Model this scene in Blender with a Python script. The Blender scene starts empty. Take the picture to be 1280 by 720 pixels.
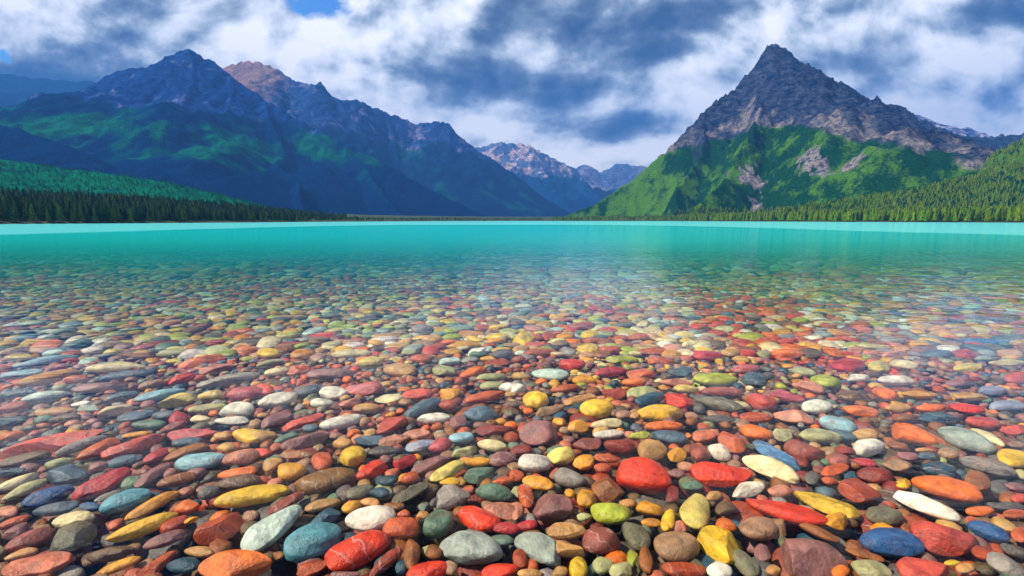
import bpy, math, random
import numpy as np
from mathutils import Vector, Matrix

# ------------------------------------------------------------------ camera, world, sun, exposure
SC = bpy.context.scene
COL = SC.collection
CAM_H = 1.3
cam_data = bpy.data.cameras.new('camera'); cam = bpy.data.objects.new('camera', cam_data); COL.objects.link(cam)
cam.location = (0, 0, CAM_H)
cam.rotation_euler = (math.radians(90 - 8.631), 0, 0)
cam_data.sensor_width = 36; cam_data.lens = 15.75
cam_data.clip_start = 0.05; cam_data.clip_end = 20000
SC.camera = cam
SUN_EL, SUN_AZ = 50.0, -96.0           # azimuth measured from +Y (view direction), negative = left
SKY_STRENGTH = 0.10
SC.view_settings.view_transform = 'Standard'; SC.view_settings.look = 'None'
SC.view_settings.gamma = 1.0; SC.view_settings.exposure = 0.82
sun_data = bpy.data.lights.new('sun', 'SUN'); sun_data.energy = 5.0; sun_data.angle = math.radians(0.6)
sun_data.color = (1.0, 0.88, 0.70)
sun = bpy.data.objects.new('sun', sun_data); COL.objects.link(sun)
_el, _az = math.radians(SUN_EL), math.radians(SUN_AZ)
SUNV = Vector((math.sin(_az) * math.cos(_el), math.cos(_az) * math.cos(_el), math.sin(_el)))
sun.rotation_euler = SUNV.to_track_quat('Z', 'Y').to_euler()

class NT:
    """tiny helper to write node graphs as expressions"""
    def __init__(s, tree): s.t = tree; s.n = tree.nodes; s.l = tree.links
    def put(s, sock, v):
        if isinstance(v, bpy.types.NodeSocket): s.l.new(v, sock)
        elif v is not None: sock.default_value = v
    def node(s, typ, ins=None, **kw):
        nd = s.n.new(typ)
        for k, v in kw.items(): setattr(nd, k, v)
        for k, v in (ins or {}).items(): s.put(nd.inputs[k], v)
        return nd
    def m(s, op, a, b=None, c=None, clamp=False):
        nd = s.n.new('ShaderNodeMath'); nd.operation = op; nd.use_clamp = clamp
        s.put(nd.inputs[0], a)
        if b is not None: s.put(nd.inputs[1], b)
        if c is not None: s.put(nd.inputs[2], c)
        return nd.outputs[0]
    def vm(s, op, a, b=None):
        nd = s.n.new('ShaderNodeVectorMath'); nd.operation = op
        s.put(nd.inputs[0], a)
        if b is not None: s.put(nd.inputs[1], b)
        return nd.outputs[0]
    def noise(s, vec, scale, detail=4, rough=.5, dist=0, out='Fac', dim='3D'):
        nd = s.node('ShaderNodeTexNoise', {'Vector': vec, 'Scale': scale, 'Detail': detail, 'Roughness': rough, 'Distortion': dist}, noise_dimensions=dim)
        return nd.outputs[out]
    def ramp(s, fac, stops, interp='LINEAR'):
        nd = s.n.new('ShaderNodeValToRGB'); nd.color_ramp.interpolation = interp
        el = nd.color_ramp.elements
        while len(el) < len(stops): el.new(.5)
        for e, (p, c) in zip(el, stops):
            e.position = p; e.color = (*c, 1) if not isinstance(c, (int, float)) else (c, c, c, 1)
        s.put(nd.inputs[0], fac); return nd.outputs[0]
    def mix(s, fac, a, b, mode='MIX'):
        nd = s.n.new('ShaderNodeMix'); nd.data_type = 'RGBA'; nd.blend_type = mode
        def c(v): return (*v, 1) if isinstance(v, tuple) and len(v) == 3 else v
        s.put(nd.inputs[0], fac); s.put(nd.inputs[6], c(a)); s.put(nd.inputs[7], c(b)); return nd.outputs[2]
    def mapr(s, v, a, b, c=0., d=1., smooth=False):
        nd = s.n.new('ShaderNodeMapRange'); nd.clamp = True
        if smooth: nd.interpolation_type = 'SMOOTHSTEP'
        for i, x in enumerate((v, a, b, c, d)): s.put(nd.inputs[i], x)
        return nd.outputs[0]
    def sep(s, v):
        nd = s.n.new('ShaderNodeSeparateXYZ'); s.put(nd.inputs[0], v); return nd.outputs
    def comb(s, x, y, z):
        nd = s.n.new('ShaderNodeCombineXYZ')
        for i, v in enumerate((x, y, z)): s.put(nd.inputs[i], v)
        return nd.outputs[0]

world = bpy.data.worlds.new('World'); SC.world = world; world.use_nodes = True
W = NT(world.node_tree); W.n.clear()
sky = W.node('ShaderNodeTexSky'); sky.sky_type = 'NISHITA'; sky.sun_disc = False
sky.sun_elevation = _el; sky.sun_rotation = _az
sky.altitude = 1200; sky.air_density = 1.3; sky.dust_density = .6; sky.ozone_density = 3
d = W.node('ShaderNodeTexCoord').outputs['Generated']
dx, dy, dz = W.sep(d)
ya = W.m('MAXIMUM', W.m('ABSOLUTE', dy), .3)
U = W.m('DIVIDE', dx, ya); V = W.m('DIVIDE', dz, ya)
wq = W.m('ADD', V, .30)
wob = W.noise(W.comb(U, V, 0), 5.0, 4, .55, out='Color')
wx, wy, wz = W.sep(wob)
Uw = W.m('ADD', U, W.m('MULTIPLY', W.m('SUBTRACT', wx, .5), .16))
Vw = W.m('ADD', V, W.m('MULTIPLY', W.m('SUBTRACT', wy, .5), .07))
cloudmass = None
for (bu, bv, ru, rv, amp) in [(-0.812, 0.402, 0.232, 0.08, -0.55), (-1.021, 0.339, 0.161, 0.071, 0.15), (-1.0, 0.263, 0.232, 0.057, -0.6), (-1.058, 0.417, 0.107, 0.054, 0.1), (-0.676, 0.44, 0.125, 0.054, -0.05), (-0.566, 0.371, 0.196, 0.071, 0.45), (-0.757, 0.308, 0.107, 0.045, 0.1), (-0.435, 0.339, 0.125, 0.054, 0.3), (-0.321, 0.276, 0.125, 0.036, -0.1), (-0.282, 0.402, 0.143, 0.054, 0.1), (0.0, 0.402, 0.125, 0.071, -0.6), (-0.202, 0.316, 0.161, 0.036, -0.4), (0.068, 0.284, 0.232, 0.039, -0.6), (-0.137, 0.211, 0.214, 0.032, 0.3), (0.151, 0.308, 0.054, 0.036, 0.35), (0.042, 0.347, 0.054, 0.032, 0.35), (0.282, 0.394, 0.143, 0.071, -0.65), (0.205, 0.203, 0.179, 0.036, -0.5), (0.372, 0.276, 0.089, 0.054, 0.4), (0.311, 0.145, 0.107, 0.021, 0.3), (0.104, 0.137, 0.161, 0.018, 0.4), (0.466, 0.378, 0.143, 0.089, 0.4), (0.671, 0.332, 0.161, 0.062, -0.5), (0.892, 0.425, 0.25, 0.029, -0.6), (0.815, 0.378, 0.107, 0.036, -0.3), (0.794, 0.417, 0.107, 0.036, 0.3), (0.863, 0.276, 0.214, 0.089, 0.25), (0.986, 0.355, 0.143, 0.054, 0.1), (0.976, 0.308, 0.143, 0.032, -0.15), (-0.132, 0.417, 0.071, 0.045, 0.2), (-0.351, 0.355, 0.089, 0.032, 0.1)]:
    a = W.m('DIVIDE', W.m('SUBTRACT', Uw, bu), ru); b = W.m('DIVIDE', W.m('SUBTRACT', Vw, bv), rv)
    r2 = W.m('MULTIPLY_ADD', a, a, W.m('MULTIPLY', b, b))
    g = W.m('MULTIPLY', W.m('EXPONENT', W.m('MULTIPLY', r2, -.8)), amp)
    cloudmass = g if cloudmass is None else W.m('ADD', cloudmass, g)
P0 = W.comb(U, W.m('MULTIPLY', W.m('POWER', W.m('MAXIMUM', V, .0), .85), 1.45), 0)
P1 = W.vm('ADD', P0, (-.030, .045, 0))
f0 = W.noise(P0, 2.5, 11, .53, .15); f1 = W.noise(P1, 2.5, 11, .53, .15)
f2 = W.noise(P0, 9.0, 6, .6, .2)
rel = W.m('MULTIPLY', W.m('SUBTRACT', f0, f1), 3.6)
s = W.m('ADD', W.m('ADD', W.m('MULTIPLY', cloudmass, .95), .70), W.m('MULTIPLY', W.m('SUBTRACT', f0, .5), 1.15))
s = W.m('ADD', s, W.m('ADD', rel, W.m('MULTIPLY', W.m('SUBTRACT', f2, .5), .32)))
s = W.m('MULTIPLY_ADD', W.m('SUBTRACT', s, .60), 1.12, .655)
s = W.m('SUBTRACT', s, W.mapr(V, .50, .95, 0, .60, True))  # darkens the unseen overhead sky to cut ambient light and water reflection
ccol = W.ramp(s, [(0, (.03, .05, .085)), (.20, (.08, .11, .15)), (.40, (.19, .235, .285)), (.58, (.42, .47, .52)), (.78, (.74, .77, .80)), (1, (1.0, .98, .95))])
hole = None
for (bu, bv, ru, rv) in ((-.40, .445, .065, .04), (-1.04, .35, .02, .02), (-.9, .9, .4, .2), (.6, 1.1, .5, .25), (.2, 1.9, .8, .5)):
    a = W.m('DIVIDE', W.m('SUBTRACT', Uw, bu), ru); b = W.m('DIVIDE', W.m('SUBTRACT', Vw, bv), rv)
    g = W.m('EXPONENT', W.m('MULTIPLY', W.m('MULTIPLY_ADD', a, a, W.m('MULTIPLY', b, b)), -1.0))
    hole = g if hole is None else W.m('ADD', hole, g)
cover = W.mapr(W.m('ADD', hole, W.m('MULTIPLY', W.m('SUBTRACT', f2, .5), 1.5)), .40, .85, 1, 0, True)
bsky = W.node('ShaderNodeBackground', {'Color': W.mix(1, sky.outputs[0], (.45, .85, 1.25), 'MULTIPLY'), 'Strength': SKY_STRENGTH})
bcl = W.node('ShaderNodeBackground', {'Color': ccol, 'Strength': .98})
mx = W.node('ShaderNodeMixShader', {0: cover, 1: bsky.outputs[0], 2: bcl.outputs[0]})
W.node('ShaderNodeOutputWorld', {'Surface': mx.outputs[0]})
world.cycles.sampling_method = 'MANUAL'; world.cycles.sample_map_resolution = 512

# ------------------------------------------------------------------ helpers
rng = np.random.default_rng(11); random.seed(5)

def mat(name):
    m = bpy.data.materials.new(name); m.use_nodes = True; m.node_tree.nodes.clear(); return m, NT(m.node_tree)

def mesh_from(name, v, f, smooth=True, attrs=None, material=None):
    """v (n,3) array, f (m,k) int array of equal sized faces; attrs {name: (n,3) colour or (n,) float}"""
    me = bpy.data.meshes.new(name)
    v = np.ascontiguousarray(v, np.float32); f = np.ascontiguousarray(f, np.int32)
    me.vertices.add(len(v)); me.vertices.foreach_set('co', v.ravel())
    k = f.shape[1]
    me.loops.add(f.size); me.loops.foreach_set('vertex_index', f.ravel())
    me.polygons.add(len(f)); me.polygons.foreach_set('loop_start', np.arange(0, f.size, k, dtype=np.int32))
    me.polygons.foreach_set('loop_total', np.full(len(f), k, np.int32))
    me.polygons.foreach_set('use_smooth', np.full(len(f), smooth, bool))
    for n, a in (attrs or {}).items():
        a = np.asarray(a, np.float32)
        if a.ndim == 2:
            at = me.attributes.new(n, 'FLOAT_COLOR', 'POINT')
            at.data.foreach_set('color', np.c_[a, np.ones(len(a), np.float32)].astype(np.float32).ravel())
        else:
            at = me.attributes.new(n, 'FLOAT', 'POINT'); at.data.foreach_set('value', a)
    if material: me.materials.append(material)
    me.update(calc_edges=True); me.validate()
    return me

def link(name, me, parent=None, loc=None):
    o = bpy.data.objects.new(name, me); COL.objects.link(o)
    if parent: o.parent = parent
    if loc is not None: o.location = loc
    return o

def tag(o, label=None, cat=None, group=None, kind=None):
    if label: o['label'] = label
    if cat: o['category'] = cat
    if group: o['group'] = group
    if kind: o['kind'] = kind
    return o

_perm = np.random.default_rng(3).permutation(512); _perm = np.r_[_perm, _perm]
_ang = np.random.default_rng(4).uniform(0, 2 * np.pi, 512)
def perlin(x, y):
    xi = np.floor(x).astype(int); yi = np.floor(y).astype(int); xf = x - xi; yf = y - yi
    u = xf * xf * xf * (xf * (xf * 6 - 15) + 10); v = yf * yf * yf * (yf * (yf * 6 - 15) + 10)
    def g(ix, iy, fx, fy):
        h = _ang[_perm[(_perm[ix & 511] + iy) & 511]]; return np.cos(h) * fx + np.sin(h) * fy
    a = g(xi, yi, xf, yf); b = g(xi + 1, yi, xf - 1, yf); c = g(xi, yi + 1, xf, yf - 1); e = g(xi + 1, yi + 1, xf - 1, yf - 1)
    return ((a + u * (b - a)) + v * ((c + u * (e - c)) - (a + u * (b - a)))) * 1.5
def fbm(x, y, o=5, g=.5):
    s = 0; a = 1; t = 0
    for i in range(o): s = s + a * perlin(x * 2 ** i + 17.3 * i, y * 2 ** i - 9.1 * i); t += a; a *= g
    return s / t
def ridged(x, y, o=4, g=.5):
    s = 0; a = 1; t = 0
    for i in range(o): s = s + a * (1 - np.abs(perlin(x * 2 ** i + 31.7 * i, y * 2 ** i + 5.3 * i)) * 2); t += a; a *= g
    return s / t
def sst(x, a, b): t = np.clip((x - a) / (b - a), 0, 1); return t * t * (3 - 2 * t)

# ------------------------------------------------------------------ terrain shapes
# shoreline: distance of the far bank by heading (degrees from the view axis)
SH_AZ = np.radians([-180, -120, -75, -49, -40, -30, -15, 0, 15, 25, 35, 45, 49, 60, 80, 120, 180])
SH_R = np.array([4, 9, 120, 215, 230, 280, 420, 620, 600, 480, 380, 345, 335, 300, 160, 9, 4.])
def shore_dist(x, y):
    r = np.hypot(x, y); az = np.arctan2(x, y)
    return r - np.interp(az, SH_AZ, SH_R) * (1 + .03 * fbm(x / 40, y / 40, 3)), r
def bed_z(x, y):
    y = np.maximum(y, 0)
    return -0.17 - 0.040 * np.clip(y - 2, 0, 12) - 0.02 * np.clip(y - 14, 0, 100)
def ground_h(x, y):
    s, r = shore_dist(x, y)
    bed = bed_z(x, y) - .17
    lo = np.where(y < 1.0, bed + (1.0 - y) * .14, bed)
    slope = .035 + .05 * sst(-x / (y + 1e-3) * (y > 0), .25, .9)
    land = .25 + slope * np.clip(s, 0, 200) + .5 * fbm(x / 30, y / 30, 3) * sst(s, 5, 60) + .004 * np.clip(s - 200, 0, 2000)
    k = sst(s, -5, 2)
    return lo * (1 - k) + np.maximum(land, .1) * k

RIDGES = {'left_main': [(-1209.2, 1150, 130.0), (-1136.9, 1150, 152.5), (-1080.0, 1180, 250.2), (-1035.3, 1200, 356.3), (-989.1, 1200, 374.9), (-921.6, 1220, 391.4), (-874.9, 1230, 425.8), (-834.9, 1240, 440.3), (-792.0, 1250, 417.1), (-731.3, 1240, 374.6), (-647.0, 1230, 314.0), (-542.3, 1220, 252.0), (-437.6, 1210, 198.2), (-312.4, 1200, 136.0), (-187.4, 1190, 67.7), (-62.4, 1180, 11.6)], 'left_spur1': [(-834.9, 1240, 439.6), (-721.6, 1080, 299.3), (-653.3, 930, 182.5), (-590.9, 800, 83.8), (-541.9, 700, 17.1)], 'left_spur2': [(-989.1, 1200, 374.5), (-838.4, 1000, 204.3), (-762.7, 880, 106.9)], 'left_spur3': [(-647.0, 1230, 317.0), (-523.7, 1050, 179.8), (-423.4, 900, 78.8), (-361.3, 820, 11.3)], 'left_spur4': [(-437.6, 1210, 197.0), (-314.4, 1060, 83.6), (-236.8, 960, 13.0)], 'left_spur5': [(-731.3, 1240, 373.2), (-628.0, 1050, 223.1), (-560.9, 900, 116.8), (-466.6, 780, 18.9)], 'brown': [(-1151.6, 1750, 513.7), (-1031.3, 1720, 550.8), (-969.3, 1700, 563.2), (-898.3, 1700, 560.4), (-838.0, 1690, 535.5), (-778.7, 1680, 493.2), (-714.8, 1660, 469.8), (-668.7, 1650, 479.0), (-630.7, 1640, 434.2), (-612.3, 1640, 420.4), (-554.2, 1700, 430.9), (-479.9, 1760, 405.0), (-366.3, 1800, 368.8), (-292.3, 1800, 381.0), (-243.2, 1800, 366.0), (-182.6, 1800, 307.1), (-133.5, 1800, 270.8), (0.0, 1790, 186.1), (124.7, 1780, 88.9), (249.7, 1770, 16.7)], 'brown_spur': [(-668.7, 1650, 475.1), (-557.8, 1480, 289.6), (-439.7, 1330, 127.1), (-365.5, 1220, 16.2)], 'brown_spur2': [(-243.2, 1800, 372.6), (-221.9, 1600, 193.2), (-172.4, 1400, 33.0)], 'brown_spur3': [(-479.9, 1760, 404.6), (-359.1, 1600, 233.5), (-246.3, 1400, 33.0)], 'brown_spur4': [(-898.3, 1700, 559.6), (-780.4, 1560, 406.7), (-623.6, 1420, 231.0)], 'far_mid': [(-372.9, 2700, 393.2), (-200.1, 2700, 419.4), (-88.3, 2700, 452.0), (83.7, 2700, 438.3), (233.5, 2700, 363.1), (365.4, 2700, 301.4), (471.3, 2700, 177.7), (593.8, 2700, -185.9)], 'far_mid_spur': [(-88.3, 2700, 447.0), (0.0, 2450, 253.9), (77.4, 2200, 51.0)], 'far_back': [(273.7, 3150, 327.9), (426.4, 3150, 352.4), (513.4, 3150, 379.5), (624.1, 3150, 269.1), (709.8, 3150, 385.5), (819.2, 3150, 374.1), (912.3, 3150, 364.1), (1040.1, 3150, 332.9), (1210.7, 3150, 121.2)], 'far_left': [(-2612.3, 1950, 663.1), (-2360.0, 1950, 617.0), (-2102.0, 1950, 599.5), (-1973.6, 1950, 577.7), (-1745.1, 1950, 569.9), (-1554.2, 1950, 518.7)], 'foothill': [(-1035.0, 800, 189.8), (-919.3, 780, 169.2), (-832.3, 760, 154.2), (-791.7, 750, 146.0), (-713.5, 730, 121.5), (-629.6, 700, 68.2), (-520.6, 650, 34.0), (-410.4, 600, -23.6), (-306.4, 560, 2.3)], 'green_left': [(-572.1, 420, 65.7), (-520.0, 430, 62.3), (-487.3, 440, 59.0), (-437.5, 450, 51.3), (-391.3, 450, 46.5), (-345.2, 450, 39.0), (-298.6, 450, -25.5), (-246.1, 450, 3.7)], 'right_main': [(80.4, 760, 5.3), (142.0, 770, 28.9), (201.1, 790, 68.0), (246.4, 800, 101.6), (292.0, 810, 143.7), (340.6, 830, 195.2), (392.8, 850, 231.4), (421.5, 860, 257.4), (452.9, 870, 290.8), (467.2, 875, 316.0), (487.4, 880, 321.7), (527.3, 890, 301.5), (570.5, 900, 269.6), (663.2, 930, 264.0), (764.1, 960, 179.7), (876.4, 1000, 214.4), (969.6, 1030, 192.6), (1065.4, 1060, 187.5), (1160.7, 1080, 200.0), (1300.4, 1100, 214.5)], 'right_spur1': [(477.6, 878, 318.5), (419.5, 800, 222.1), (341.8, 700, 137.7), (276.3, 600, 63.2), (219.6, 520, 13.1)], 'right_spur2': [(570.5, 900, 284.1), (519.8, 780, 166.0), (470.9, 680, 88.6), (423.7, 590, 32.0)], 'right_spur3': [(340.6, 830, 195.5), (289.9, 730, 107.2), (238.5, 650, 46.2)], 'right_spur4': [(764.1, 960, 233.7), (694.4, 840, 137.2), (623.7, 740, 77.6)], 'right_spur5': [(477.6, 878, 318.5), (463.4, 790, 193.8), (410.0, 690, 112.9), (350.7, 600, 47.9)], 'right_back': [(1127.9, 1500, 316.8), (1196.9, 1500, 339.7), (1265.6, 1500, 344.9), (1306.3, 1500, 290.6), (1389.6, 1500, 171.3)], 'right_bench': [(524.2, 400, 62.7), (483.7, 400, 58.0), (424.6, 405, 46.5), (367.1, 410, 32.4), (323.3, 415, 24.3), (281.4, 425, 16.1), (240.0, 440, 11.2), (193.2, 455, 7.6), (135.4, 480, 4.6)], 'right_hill': [(507.7, 360, 117.8), (490.7, 390, 96.4), (495.5, 420, 89.6), (506.2, 460, 80.9), (532.8, 510, 42.8), (544.4, 540, 30.1), (554.7, 580, 22.6), (537.3, 600, 47.1), (491.2, 600, 38.0), (397.4, 600, 21.6), (256.7, 560, 6.2)]}
def seg_field(x, y, ridge, s1, s2, D0, dist=False, ax=1.):
    """height of a ridge line with concave flanks"""
    best = np.full(x.shape, -1e9); near = np.full(x.shape, 1e9)
    for (x0, y0, z0), (x1, y1, z1) in zip(ridge[:-1], ridge[1:]):
        dx, dy = (x1 - x0) * ax, y1 - y0; L2 = dx * dx + dy * dy; ex = (x - x0) * ax
        t = np.clip((ex * dx + (y - y0) * dy) / L2, 0, 1)
        dd = np.hypot(ex - t * dx, y - y0 - t * dy)
        hgt = z0 + t * (z1 - z0) - (s2 * dd + (s1 - s2) * D0 * (1 - np.exp(-dd / D0)))
        best = np.maximum(best, hgt); near = np.minimum(near, dd)
    return (best, near) if dist else best
def mountain_h(x, y, spec):
    sc = spec['scale']
    main, dist = seg_field(x, y, RIDGES[spec['main']], spec['s1'], spec['s2'], spec['D0'], True, spec.get('ax', 1.))
    wk = (.02 + .98 * sst(dist, 0, sc * .45)) * spec.get('warp', 1.)
    wx = x + wk * sc * .22 * fbm(x / sc, y / sc, 3); wy = y + wk * sc * .22 * fbm(x / sc + 50, y / sc + 9, 3)
    h = seg_field(wx, wy, RIDGES[spec['main']], spec['s1'], spec['s2'], spec['D0'], False, spec.get('ax', 1.))
    for sp in spec['spurs']:
        h = np.maximum(h, seg_field(wx, wy, RIDGES[sp], spec['s1'] * 1.25, spec['s2'] * 1.2, spec['D0'], False, spec.get('ax', 1.)) - sc * .01)
    top = max(p[2] for p in RIDGES[spec['main']])
    drop = np.clip((top * 1.02 - h) / top, 0, 1)
    g = ridged(x / (sc * .55), y / (sc * .55), 6, .55)
    h = h + spec['rough'] * sc * (g - .60) * (.06 + .94 * sst(dist, 0, sc * .4)) * sst(h, -5, top * .35)
    h = h + spec['rough'] * sc * .30 * (ridged(x / (sc * .10), y / (sc * .16), 4, .6) - .5) * sst(h, 0, top * .45)
    if 'strata' in spec:
        st = spec['strata']; q = (h + 2.5 * fbm(x / 60, y / 60, 3)) / st
        fr = q - np.floor(q); stepped = (np.floor(q) + sst(fr, .25, .75)) * st - 2.5 * fbm(x / 60, y / 60, 3)
        k = sst(h, top * spec['rockline'], top * (spec['rockline'] + .15)) * .28
        h = h * (1 - k) + stepped * k
    sd = shore_dist(x, y)[0]; k = sst(sd, -5, spec.get('foot', 120))
    return np.where(h > -6, (h + 6) * k - 6, h)

def grid_mesh(x0, x1, y0, y1, step, hf, zcut=-6):
    nx = int((x1 - x0) / step) + 1; ny = int((y1 - y0) / step) + 1
    X, Y = np.meshgrid(np.linspace(x0, x1, nx), np.linspace(y0, y1, ny))
    Z = np.maximum(hf(X, Y), zcut)
    idx = np.arange(nx * ny).reshape(ny, nx)
    f = np.stack([idx[:-1, :-1], idx[:-1, 1:], idx[1:, 1:], idx[1:, :-1]], -1).reshape(-1, 4)
    zf = Z.ravel()[f]; f = f[(zf > zcut + .01).any(1)]
    gy, gx = np.gradient(Z, (y1 - y0) / (ny - 1), (x1 - x0) / (nx - 1))
    return X, Y, Z, np.hypot(gx, gy), f

def lin(r, g, b):
    c = np.array([r, g, b]) / 255.
    return np.where(c <= .04045, c / 12.92, ((c + .055) / 1.055) ** 2.4)

# ------------------------------------------------------------------ mountain material: vertex masks pick rock and plant cover
def mountain_material(name, rock_a, rock_b, scree, meadow_lit, wood, bump_scale):
    m, N = mat(name)
    geo = N.node('ShaderNodeNewGeometry'); pos = geo.outputs['Position']
    veg = N.node('ShaderNodeAttribute', attribute_name='veg').outputs['Fac']
    mead = N.node('ShaderNodeAttribute', attribute_name='meadow_lit').outputs['Fac']
    scr = N.node('ShaderNodeAttribute', attribute_name='scree').outputs['Fac']
    px, py, pz = N.sep(pos)
    band = N.noise(N.comb(N.m('MULTIPLY', px, .5), N.m('MULTIPLY', py, .5), N.m('MULTIPLY', pz, 1.1)), bump_scale * 2.2, 7, .68, 1.2)
    blot = N.noise(pos, bump_scale * .7, 7, .62)
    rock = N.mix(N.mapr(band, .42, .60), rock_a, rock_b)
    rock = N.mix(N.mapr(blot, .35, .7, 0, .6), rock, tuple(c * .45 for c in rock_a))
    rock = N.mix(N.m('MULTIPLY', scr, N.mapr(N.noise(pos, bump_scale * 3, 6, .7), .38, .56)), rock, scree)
    if name == 'brown_mountain':      # rock turns warmer brown towards one end
        warm = N.mapr(N.m('ADD', px, N.m('MULTIPLY', N.m('SUBTRACT', blot, .5), 260)), -850, -760, 1, 0)
        rock = N.mix(warm, rock, N.mix(N.mapr(band, .3, .7), tuple(lin(86, 76, 92)), tuple(lin(178, 142, 128))))
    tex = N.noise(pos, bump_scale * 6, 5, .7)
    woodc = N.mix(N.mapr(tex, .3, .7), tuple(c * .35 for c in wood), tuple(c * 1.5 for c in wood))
    meadc_lit = N.mix(N.mapr(tex, .3, .75), tuple(c * .5 for c in meadow_lit), tuple(c * 1.3 for c in meadow_lit))
    green = N.mix(N.mapr(N.m('ADD', mead, N.m('MULTIPLY', N.m('SUBTRACT', tex, .5), 1.3)), .1, .95), woodc, meadc_lit)
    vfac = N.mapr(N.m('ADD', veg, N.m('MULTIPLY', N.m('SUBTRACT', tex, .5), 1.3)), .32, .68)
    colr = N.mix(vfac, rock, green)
    bp = N.node('ShaderNodeBump', {'Height': N.m('ADD', blot, N.m('MULTIPLY', tex, .45)), 'Strength': .9, 'Distance': 2.2 / bump_scale * .12})
    bs = N.node('ShaderNodeBsdfPrincipled', {'Base Color': colr, 'Roughness': .95, 'Specular IOR Level': .0, 'Normal': bp.outputs[0]})
    N.node('ShaderNodeOutputMaterial', {'Surface': bs.outputs[0]})
    return m

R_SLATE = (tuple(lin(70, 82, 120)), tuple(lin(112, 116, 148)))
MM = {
 'left': mountain_material('left_mountain', tuple(lin(14, 46, 112)), tuple(lin(38, 78, 146)), tuple(lin(170, 180, 215)), tuple(lin(14, 112, 78)), tuple(lin(3, 40, 84)), .05),  # dark blue rock and wood carry the shade of these slopes
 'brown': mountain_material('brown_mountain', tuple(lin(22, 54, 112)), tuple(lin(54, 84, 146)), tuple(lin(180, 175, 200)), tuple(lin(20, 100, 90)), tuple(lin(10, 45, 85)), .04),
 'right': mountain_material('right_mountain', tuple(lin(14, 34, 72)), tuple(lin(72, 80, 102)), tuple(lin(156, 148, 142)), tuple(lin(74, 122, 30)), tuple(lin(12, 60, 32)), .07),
 'far': mountain_material('far_mountain', tuple(lin(60, 85, 130)), tuple(lin(110, 125, 165)), tuple(lin(225, 195, 190)), tuple(lin(25, 90, 110)), tuple(lin(15, 60, 105)), .03),  # bluer base colours put part of the distance haze into the surface
}
SPECS = [
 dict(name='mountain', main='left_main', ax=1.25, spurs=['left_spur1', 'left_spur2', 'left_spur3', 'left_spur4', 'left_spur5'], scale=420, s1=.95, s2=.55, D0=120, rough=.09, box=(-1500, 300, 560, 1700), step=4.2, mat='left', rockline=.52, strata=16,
      label='big blue mountain on the left with shade and sunlit green painted in its colours'),
 dict(name='mountain', main='brown', ax=1.3, spurs=['brown_spur', 'brown_spur2', 'brown_spur3', 'brown_spur4'], scale=480, s1=1.1, s2=.6, D0=120, rough=.09, box=(-1350, 500, 1000, 2300), step=5.5, mat='brown', rockline=.6, strata=22,
      label='long ridge with a brown rocky summit behind the left mountain'),
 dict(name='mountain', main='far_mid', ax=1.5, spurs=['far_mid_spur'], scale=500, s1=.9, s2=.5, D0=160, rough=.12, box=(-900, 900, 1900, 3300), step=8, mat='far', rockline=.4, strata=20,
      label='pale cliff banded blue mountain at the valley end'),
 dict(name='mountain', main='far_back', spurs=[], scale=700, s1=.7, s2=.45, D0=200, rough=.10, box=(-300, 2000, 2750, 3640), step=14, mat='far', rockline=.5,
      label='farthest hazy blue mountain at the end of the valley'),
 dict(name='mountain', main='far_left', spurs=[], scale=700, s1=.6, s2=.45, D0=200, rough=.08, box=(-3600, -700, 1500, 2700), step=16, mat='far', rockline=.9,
      label='smooth dark blue mountain at the far left edge'),
 dict(name='hill', main='foothill', spurs=[], scale=300, s1=.45, s2=.35, D0=120, rough=.08, box=(-1700, -180, 330, 1000), step=5, mat='left', rockline=1.2,
      label='dark blue wooded foothill below the left mountain'),
 dict(name='hill', main='green_left', spurs=[], scale=200, s1=.26, s2=.26, D0=80, rough=.04, box=(-900, -120, 180, 760), step=4, mat='left', rockline=1.3,
      label='green sunlit slope above the left shore'),
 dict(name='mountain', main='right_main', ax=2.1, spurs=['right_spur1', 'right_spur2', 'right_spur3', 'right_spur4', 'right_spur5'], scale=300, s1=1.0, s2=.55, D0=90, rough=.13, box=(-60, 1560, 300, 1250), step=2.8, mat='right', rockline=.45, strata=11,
      label='steep pointed rock mountain with green lower slopes on the right'),
 dict(name='mountain', main='right_back', spurs=[], scale=300, s1=.6, s2=.5, D0=90, rough=.08, box=(900, 2000, 1250, 1900), step=8, mat='brown', rockline=.3,
      label='small pale brown summit showing behind the right mountain'),
 dict(name='hill', main='right_hill', ax=3.0, warp=.12, spurs=['right_bench'], scale=220, s1=.42, s2=.36, D0=70, rough=.02, box=(60, 1250, 120, 820), step=3.5, mat='right', rockline=1.3,
      label='forested green hillside descending to the right shore'),
]
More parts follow.
